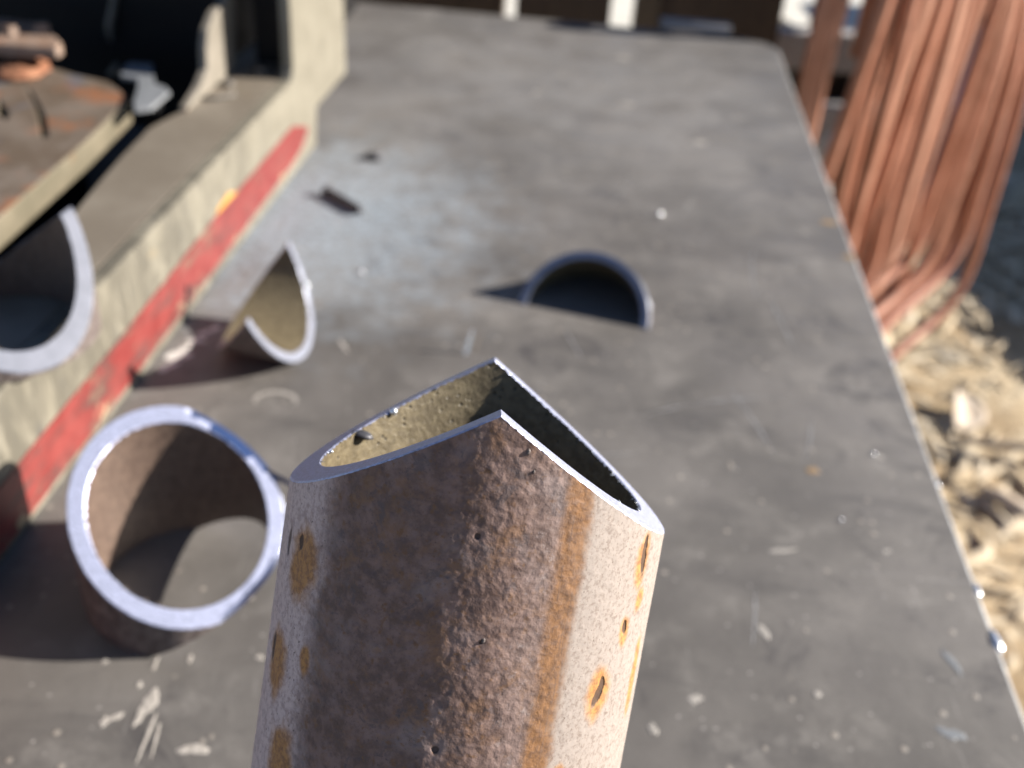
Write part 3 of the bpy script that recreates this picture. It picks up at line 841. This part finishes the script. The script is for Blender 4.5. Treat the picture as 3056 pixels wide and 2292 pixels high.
def rusty_plate():
    root = thing("slotted_plate", "thick rusty steel plate with dark slots in the upper left corner", "steel plate", RM)
    out = [(.080, -.0620), (.0597, -.0816), (.0548, -.1006), (.0453, -.1241), (.0376, -.150), (.030, -.185), (.40, -.185), (.40, -.050), (.2155, -.0545), (.1365, -.0575)]
    s1 = [(.0817, -.1122), (.0860, -.1080), (.1110, -.0895), (.1360, -.0752), (.1385, -.0768), (.1100, -.0930)]
    s2 = [(.0997, -.1175), (.1141, -.1045), (.1225, -.1020), (.1160, -.1090)]
    o = prism("plate", out, 'z', 0.043, 0.055, M_RPLATE, root, 0.0008, holes=[s1[::-1], s2[::-1]])
    o.data.materials.append(M_OLIVE)
    for f in o.data.polygons:
        if abs(f.normal.z) < 0.5: f.material_index = 1
    box("support_block", (.09, -.175, 0.0004), (.38, -.085, .0428), M_BLACK, root, 0.001)
rusty_plate()

LUMP = (0.0588, -0.1275)
def clamp_bar():
    root = thing("clamp_bar", "small rusty steel bar lying on the slotted plate, cut off by the left edge", "steel bar", RM)
    prism("bar", [(.0225, -.175), (.0240, -.1310), (.0530, -.1065), (.0600, -.1062), (.0630, -.1196), (.0690, -.175)], 'z', 0.0640, 0.0700, M_RPLATE2, root, 0.001)
    for x, y in ((.0464, -.1365), (.0393, -.1235)):
        bm = bmesh.new()
        bmesh.ops.create_cone(bm, cap_ends=True, segments=6, radius1=.0045, radius2=.0040, depth=.004, matrix=Matrix.Translation((x, y, .0721)))
        bm_obj('nut', bm, M_RPLATE2, root)
        bm = bmesh.new()
        bmesh.ops.create_cone(bm, cap_ends=True, segments=10, radius1=.0028, radius2=.0028, depth=.0086, matrix=Matrix.Translation((x, y, .0596)))
        bm_obj('stud', bm, M_BOLT, root)
    bm = bmesh.new(); bmesh.ops.create_icosphere(bm, subdivisions=3, radius=0.0145)
    for v in bm.verts:
        v.co = Vector((v.co.x * 1.1, v.co.y * 0.9, abs(v.co.z) * 0.36)) * (1 + 0.3 * mnoise.noise(v.co * 160)) + Vector((LUMP[0], LUMP[1], .0552))
    bm_obj("rust_lump", bm, mat_simple("flaky_rust", (0.26, 0.095, 0.045), (0.34, 0.15, 0.075), 160, 0.8, 0, 0.0006, 500), root, smooth=True)
clamp_bar()

def zig_strip():
    root = thing("bent_strip", "bent grey metal strip like a letter Z between plate and rail", "metal strip", RM)
    z = [(.0556, -.0772), (.0383, -.0802), (.0371, -.0680), (.0648, -.0554), (.0679, -.0489), (.0740, -.0440), (.0980, -.0436), (.1025, -.0495), (.0922, -.0546), (.0729, -.0607), (.0602, -.0660), (.0590, -.0749)]
    prism("strip", z, 'z', 0.0565, 0.0585, M_GALV, root, 0.0004)
    box("stem", (.070, -.056, .0004), (.078, -.050, .0563), M_BLACK, root, 0.0003)
zig_strip()

# ------------------------------------------------------------------ small things on the table top
def small_things():
    # dark steel pin on the dusty patch
    root = thing("steel_pin", "dark steel pin lying on the pale dusty patch of the table", "pin", Matrix.Translation((-.0945, .5173, 0)))
    a, b = Vector((-.0098, .0094, .0024)), Vector((.0095, -.0094, .0024))
    tube("shank", [a, a * .5 + b * .5, b], [.0023, .0023, .0020], M_SCRAP, root, 10)
    tube("head", [a + (a - b).normalized() * .0030, a + (a - b).normalized() * .0002], [.0032, .0032], M_SCRAP, root, 10)
    bm = bmesh.new(); bmesh.ops.create_icosphere(bm, subdivisions=2, radius=0.0042)
    for v in bm.verts: v.co = Vector((v.co.x * 1.3, v.co.y, max(v.co.z, -.0015) * 0.7)) * (1 + .3 * mnoise.noise(v.co * 400)) + Vector((-.0892, .5836, .0012))
    tag(bm_obj("slag_nugget", bm, M_SCRAP, None), "small dark slag nugget on the table beyond the steel pin", "slag")
    # thin bright shaving standing up behind the pipe's peak
    V = [(-.0215, .3800, 0.0001), (-.0195, .3803, 0.0001), (-.0178, .3830, .0095), (-.0186, .3828, .0098), (-.0213, .3808, 0.0001), (-.0193, .3811, 0.0001), (-.0176, .3837, .0095), (-.0184, .3835, .0098)]
    tag(mesh_obj("metal_shaving", V, [(0, 1, 2, 3), (7, 6, 5, 4), (0, 3, 7, 4), (1, 5, 6, 2), (3, 2, 6, 7), (0, 4, 5, 1)], M_BEAD), "tiny bright metal shaving standing just behind the pipe's far peak", "shaving")
    V = [(-.0168, .3830, 0.0001), (-.0160, .3832, 0.0001), (-.0140, .3870, .0085), (-.0166, .3836, .0001)]
    tag(mesh_obj("wire_hair", V, [(0, 1, 2), (1, 3, 2), (3, 0, 2), (0, 3, 1)], M_TWIG), "fine brown hair of wire beside the bright shaving", "wire")
    rnd = random.Random(21)
    G = "weld spatter beads on the table top"
    for x, y, s, lab in ((.0723, .5356, .0015, "bright weld bead on the open table beyond the small arch"), (-.0743, .4442, .0011, "small weld bead on the table between the cradle offcut and the steel pin"),
                         (.0600, .4330, .0010, "tiny weld bead at the right foot of the small arch"), (.1180, .2905, .0006, "tiny weld bead on the table right of the upright pipe's top"), (.1390, .3310, .0007, "tiny weld bead close to the middle of the right-hand table edge")):
        bm = bmesh.new(); bmesh.ops.create_icosphere(bm, subdivisions=2, radius=s)
        for v in bm.verts: v.co = v.co * (1 + .2 * mnoise.noise(v.co * 1500 + Vector((x, y, 0)) * 50)); v.co.z = max(v.co.z, -s * .45)
        o = bm_obj("spatter_bead", bm, M_BEAD, None, smooth=True); o.location = (x, y, s * .30 + .0001)
        tag(o, lab, "weld bead", G)
    # bright burrs on the right-hand edge that glint in the sun
    for w, s, lab in ((.6630, .0030, "largest shiny burr glinting on the right-hand table edge, nearest to us"), (.6405, .0020, "second shiny burr on the right-hand table edge, just beyond the largest"),
                     (.50, .0012, "farthest tiny shiny burr on the right-hand table edge"), (.585, .0012, "tiny shiny burr midway along the right-hand table edge")):
        q = TC + TW * w + TU * 0.0004
        bm = bmesh.new(); bmesh.ops.create_icosphere(bm, subdivisions=2, radius=s)
        for v in bm.verts: v.co = Vector((v.co.x * .55, v.co.y * 1.7, v.co.z * .55)) * (1 + .3 * mnoise.noise(v.co * 900))
        o = bm_obj("edge_burr", bm, M_BEAD, None, smooth=True); o.location = q + Vector((0, 0, -.0006))
        tag(o, lab, "burr", "burrs on the table edge")
    # flat bar lying over the back edge
    root = thing("flat_bar", "short pale flat steel bar lying along the back edge of the table", "steel bar", frame((.112, .9135, 0.0003), -TU, (0, 0, 1)))
    box("bar", (-.012, -.006, 0), (.046, .010, .006), M_GREYB, root, 0.0008)
small_things()

# ------------------------------------------------------------------ behind the table: boards, pallet, cables
def boards():
    M = Matrix.Identity(4)
    for nm_, lab, x0, x1, y, mt, top in (("dark_board", "dark upright board behind the back edge, left of the bright gap", -.022, .068, 1.05, M_BOARD, .30),
                                   ("brown_board", "narrow brown upright board just right of the bright gap", .091, .113, 1.06, M_BOARD2, .28),
                                   ("wide_board", "wide dark brown upright board behind the back right corner of the table", .1145, .232, 1.07, M_BOARD, .34),
                                   ("far_board", "dark upright board at the far left behind the table", -.30, -.036, 1.07, M_BOARD, .32)):
        o = box(nm_, (x0, y, -.60), (x1, y + .022, top), mt, None, 0.003, 0.003)
        tag(o, lab, "board")
    # low pallet of weathered boards behind the cables
    root = thing("pallet", "low pallet of weathered grey boards behind the copper cables", "pallet", Matrix.Translation((.26, 1.30, -.60)))
    yaw = Matrix.Rotation(rad(1.0), 4, 'Z')
    for z0, z1 in ((.458, .507), (.337, .421), (.225, .300), (.09, .18)):
        box("board", (0, 0, z0), (.21, .022, z1), M_GREYB, root, 0.002, 0.003, M=yaw)
    box("gap_shade_panel", (0.0, .102, .0), (.21, .115, .485), M_BOARD, root, 0.001, M=yaw)  # dark sheet added to stand for the shade in the gaps between boards
    for x in (.01, .155):
        box("bearer", (x, .024, .0), (x + .045, .10, .495), M_SLEEPER, root, 0.002, M=yaw)
    # white enamelled hook hanging at the pallet's left end
    o = tube("white_hook", [(.345, 1.18, -.165), (.338, 1.18, -.18), (.336, 1.18, -.20), (.340, 1.18, -.222), (.350, 1.18, -.243)], [.002, .006, .0075, .0072, .003], M_WHITE, None, 10)
    tag(o, "small white curved hook hanging left of the copper cables", "hook")
boards()

def far_pad():
    o = box("concrete_pad", (-3, 2.6, -.62), (4, 9, -.57), mat_simple("pale_concrete", (0.70, 0.67, 0.60), (0.80, 0.77, 0.71), 6, 0.85), None, 0.01)
    tag(o, kind="structure")
far_pad()

def cable_hank():
    rail = tube("hanging_rail", [(.262, .925, .085), (.55, 1.24, .085), (1.0, 1.73, .085)], .010, M_DARKST, None, 12)
    tag(rail, "dark round rail carrying the hank of copper cables", "rail")
    post = box("rail_post", (1.0, 1.73, -.60), (1.04, 1.77, .12), M_DARKST, None, .002)
    tag(post, "dark steel post at the right end of the cable rail", "post")
    root = thing("cable_hank", "hank of copper-red cables hanging over a rail beside the table", "cables", Matrix.Translation((.34, 1.0, -.60)))
    rnd = random.Random(11)
    O = Vector((.34, 1.0, -.60))
    N = 27
    for i in range(N):
        f = (i + 0.5) / N + rnd.uniform(-.02, .02)
        x0 = .278 + .232 * f
        yr = .945 + 1.09 * (x0 - .283) + rnd.uniform(-.020, .006)
        g = rnd.uniform(-.008, .008) if rnd.random() < .5 else rnd.uniform(-.09, .05)
        xb = x0 - .022 * f + g
        yb = yr - .02 + rnd.uniform(-.02, .02)
        zb = -.225 - .09 * f + rnd.uniform(-.035, .03)
        rr = rnd.uniform(.0056, .0078)
        bow = .010 * f + rnd.uniform(-.008, .008)
        L = lambda t: Vector((x0 + (xb - x0) * t + bow * 4 * t * (1 - t), yr - .022 + (yb - yr + .022) * t, .06 + (zb - .06) * t))
        pts = [Vector((x0 + .004, yr + .045, -.03)), Vector((x0 + .002, yr + .03, .085)), Vector((x0, yr, .102)), L(0), L(.35), L(.7), Vector((xb, yb, zb)),
               Vector((xb - .050 - .055 * f, yb - .045 - .05 * f, zb - .060)), Vector((.300 + .03 * f, .92 + .03 * f, zb - .15)), Vector((.27 + .05 * f, .90 + .04 * f, -.56))]
        tube("cable", [q - O for q in pts], rr, M_COPPER, root, 8)
    # two cables that hang apart, close to the table corner
    for k, (x0, rr) in enumerate(((.228, .0058), (.236, .0054), (.243, .0048))):
        pts = [Vector((x0 + .010, 0.955, .00)), Vector((x0 + .008, 0.945, .085)), Vector((x0 + .006, 0.925, .100)), Vector((x0 + .003, 0.912, .05)), Vector((x0, 0.91, -.04)), Vector((x0 + .006 - .004 * k, .905, -.10)), Vector((x0 - .004 + .002 * k, .90, -.16)), Vector((x0 - .012, .895, -.24))]
        tube("cable", [q - O for q in pts], rr, M_COPPER, root, 8)
cable_hank()

# ------------------------------------------------------------------ ground clutter to the right
def clutter():
    # big curled dry leaf
    V, Fc = [], []
    n_, m_ = 14, 6
    for i in range(n_ + 1):
        t = i / n_
        w = 0.032 * math.sin(math.pi * min(1, t * 0.94 + 0.06)) ** 0.8
        for k in range(m_ + 1):
            s = (k / m_ - .5) * 2
            V.append((s * w + 0.02 * math.sin(t * 3.0), t * 0.135 - .06, 0.006 + 0.012 * s * s * math.sin(math.pi * t) + 0.012 * t * t))
    for i in range(n_):
        for k in range(m_):
            q = i * (m_ + 1) + k
            Fc.append((q, q + 1, q + m_ + 2, q + m_ + 1))
    o = mesh_obj("dry_leaf", V, Fc, M_LEAF, None, smooth=True)
    md = o.modifiers.new("thickness", 'SOLIDIFY'); md.thickness = 0.0012
    o.location = (.628, 1.265, -.594); o.rotation_euler = (-0.05, 0.18, rad(-14)); o.scale = (.75, .75, .75)
    tag(o, "large pale curled dry leaf on the ground right of the table", "leaf")
    o = tube("twig", [(.585, 1.185, -.578), (.63, 1.175, -.575), (.67, 1.168, -.572), (.72, 1.165, -.568), (.80, 1.178, -.575)], [.004, .0055, .006, .0065, .005], M_TWIG, None, 8)
    tag(o, "thin grey twig lying across the ground below the dry leaf", "twig")
    def slab(name, lab, cat, loc, rz, dims, mt, seed):
        bm = bmesh.new(); bmesh.ops.create_icosphere(bm, subdivisions=3, radius=1)
        for v in bm.verts:
            d = 1 + .35 * mnoise.noise(v.co * 1.6 + Vector((seed, 0, 0)))
            v.co = Vector((v.co.x * dims[0], v.co.y * dims[1], v.co.z * dims[2])) * d
        o = bm_obj(name, bm, mt, None, smooth=True); o.location = loc; o.rotation_euler = (.15, .1, rz)
        tag(o, lab, cat)
    slab("bark_piece", "flat pale piece of bark on the ground below the twig", "bark", (.640, 1.060, -.588), .9, (.014, .046, .010), M_LEAF, 9)
    # sleeper added beyond the view at right, sized to shade the ground
    o = box("shade_sleeper", (1.35, .98, -.60), (1.60, 3.6, -.315), M_SLEEPER, None, 0.01, 0.008)
    tag(o, "long dark timber sleeper added at the right to shade the ground", "timber")
clutter()
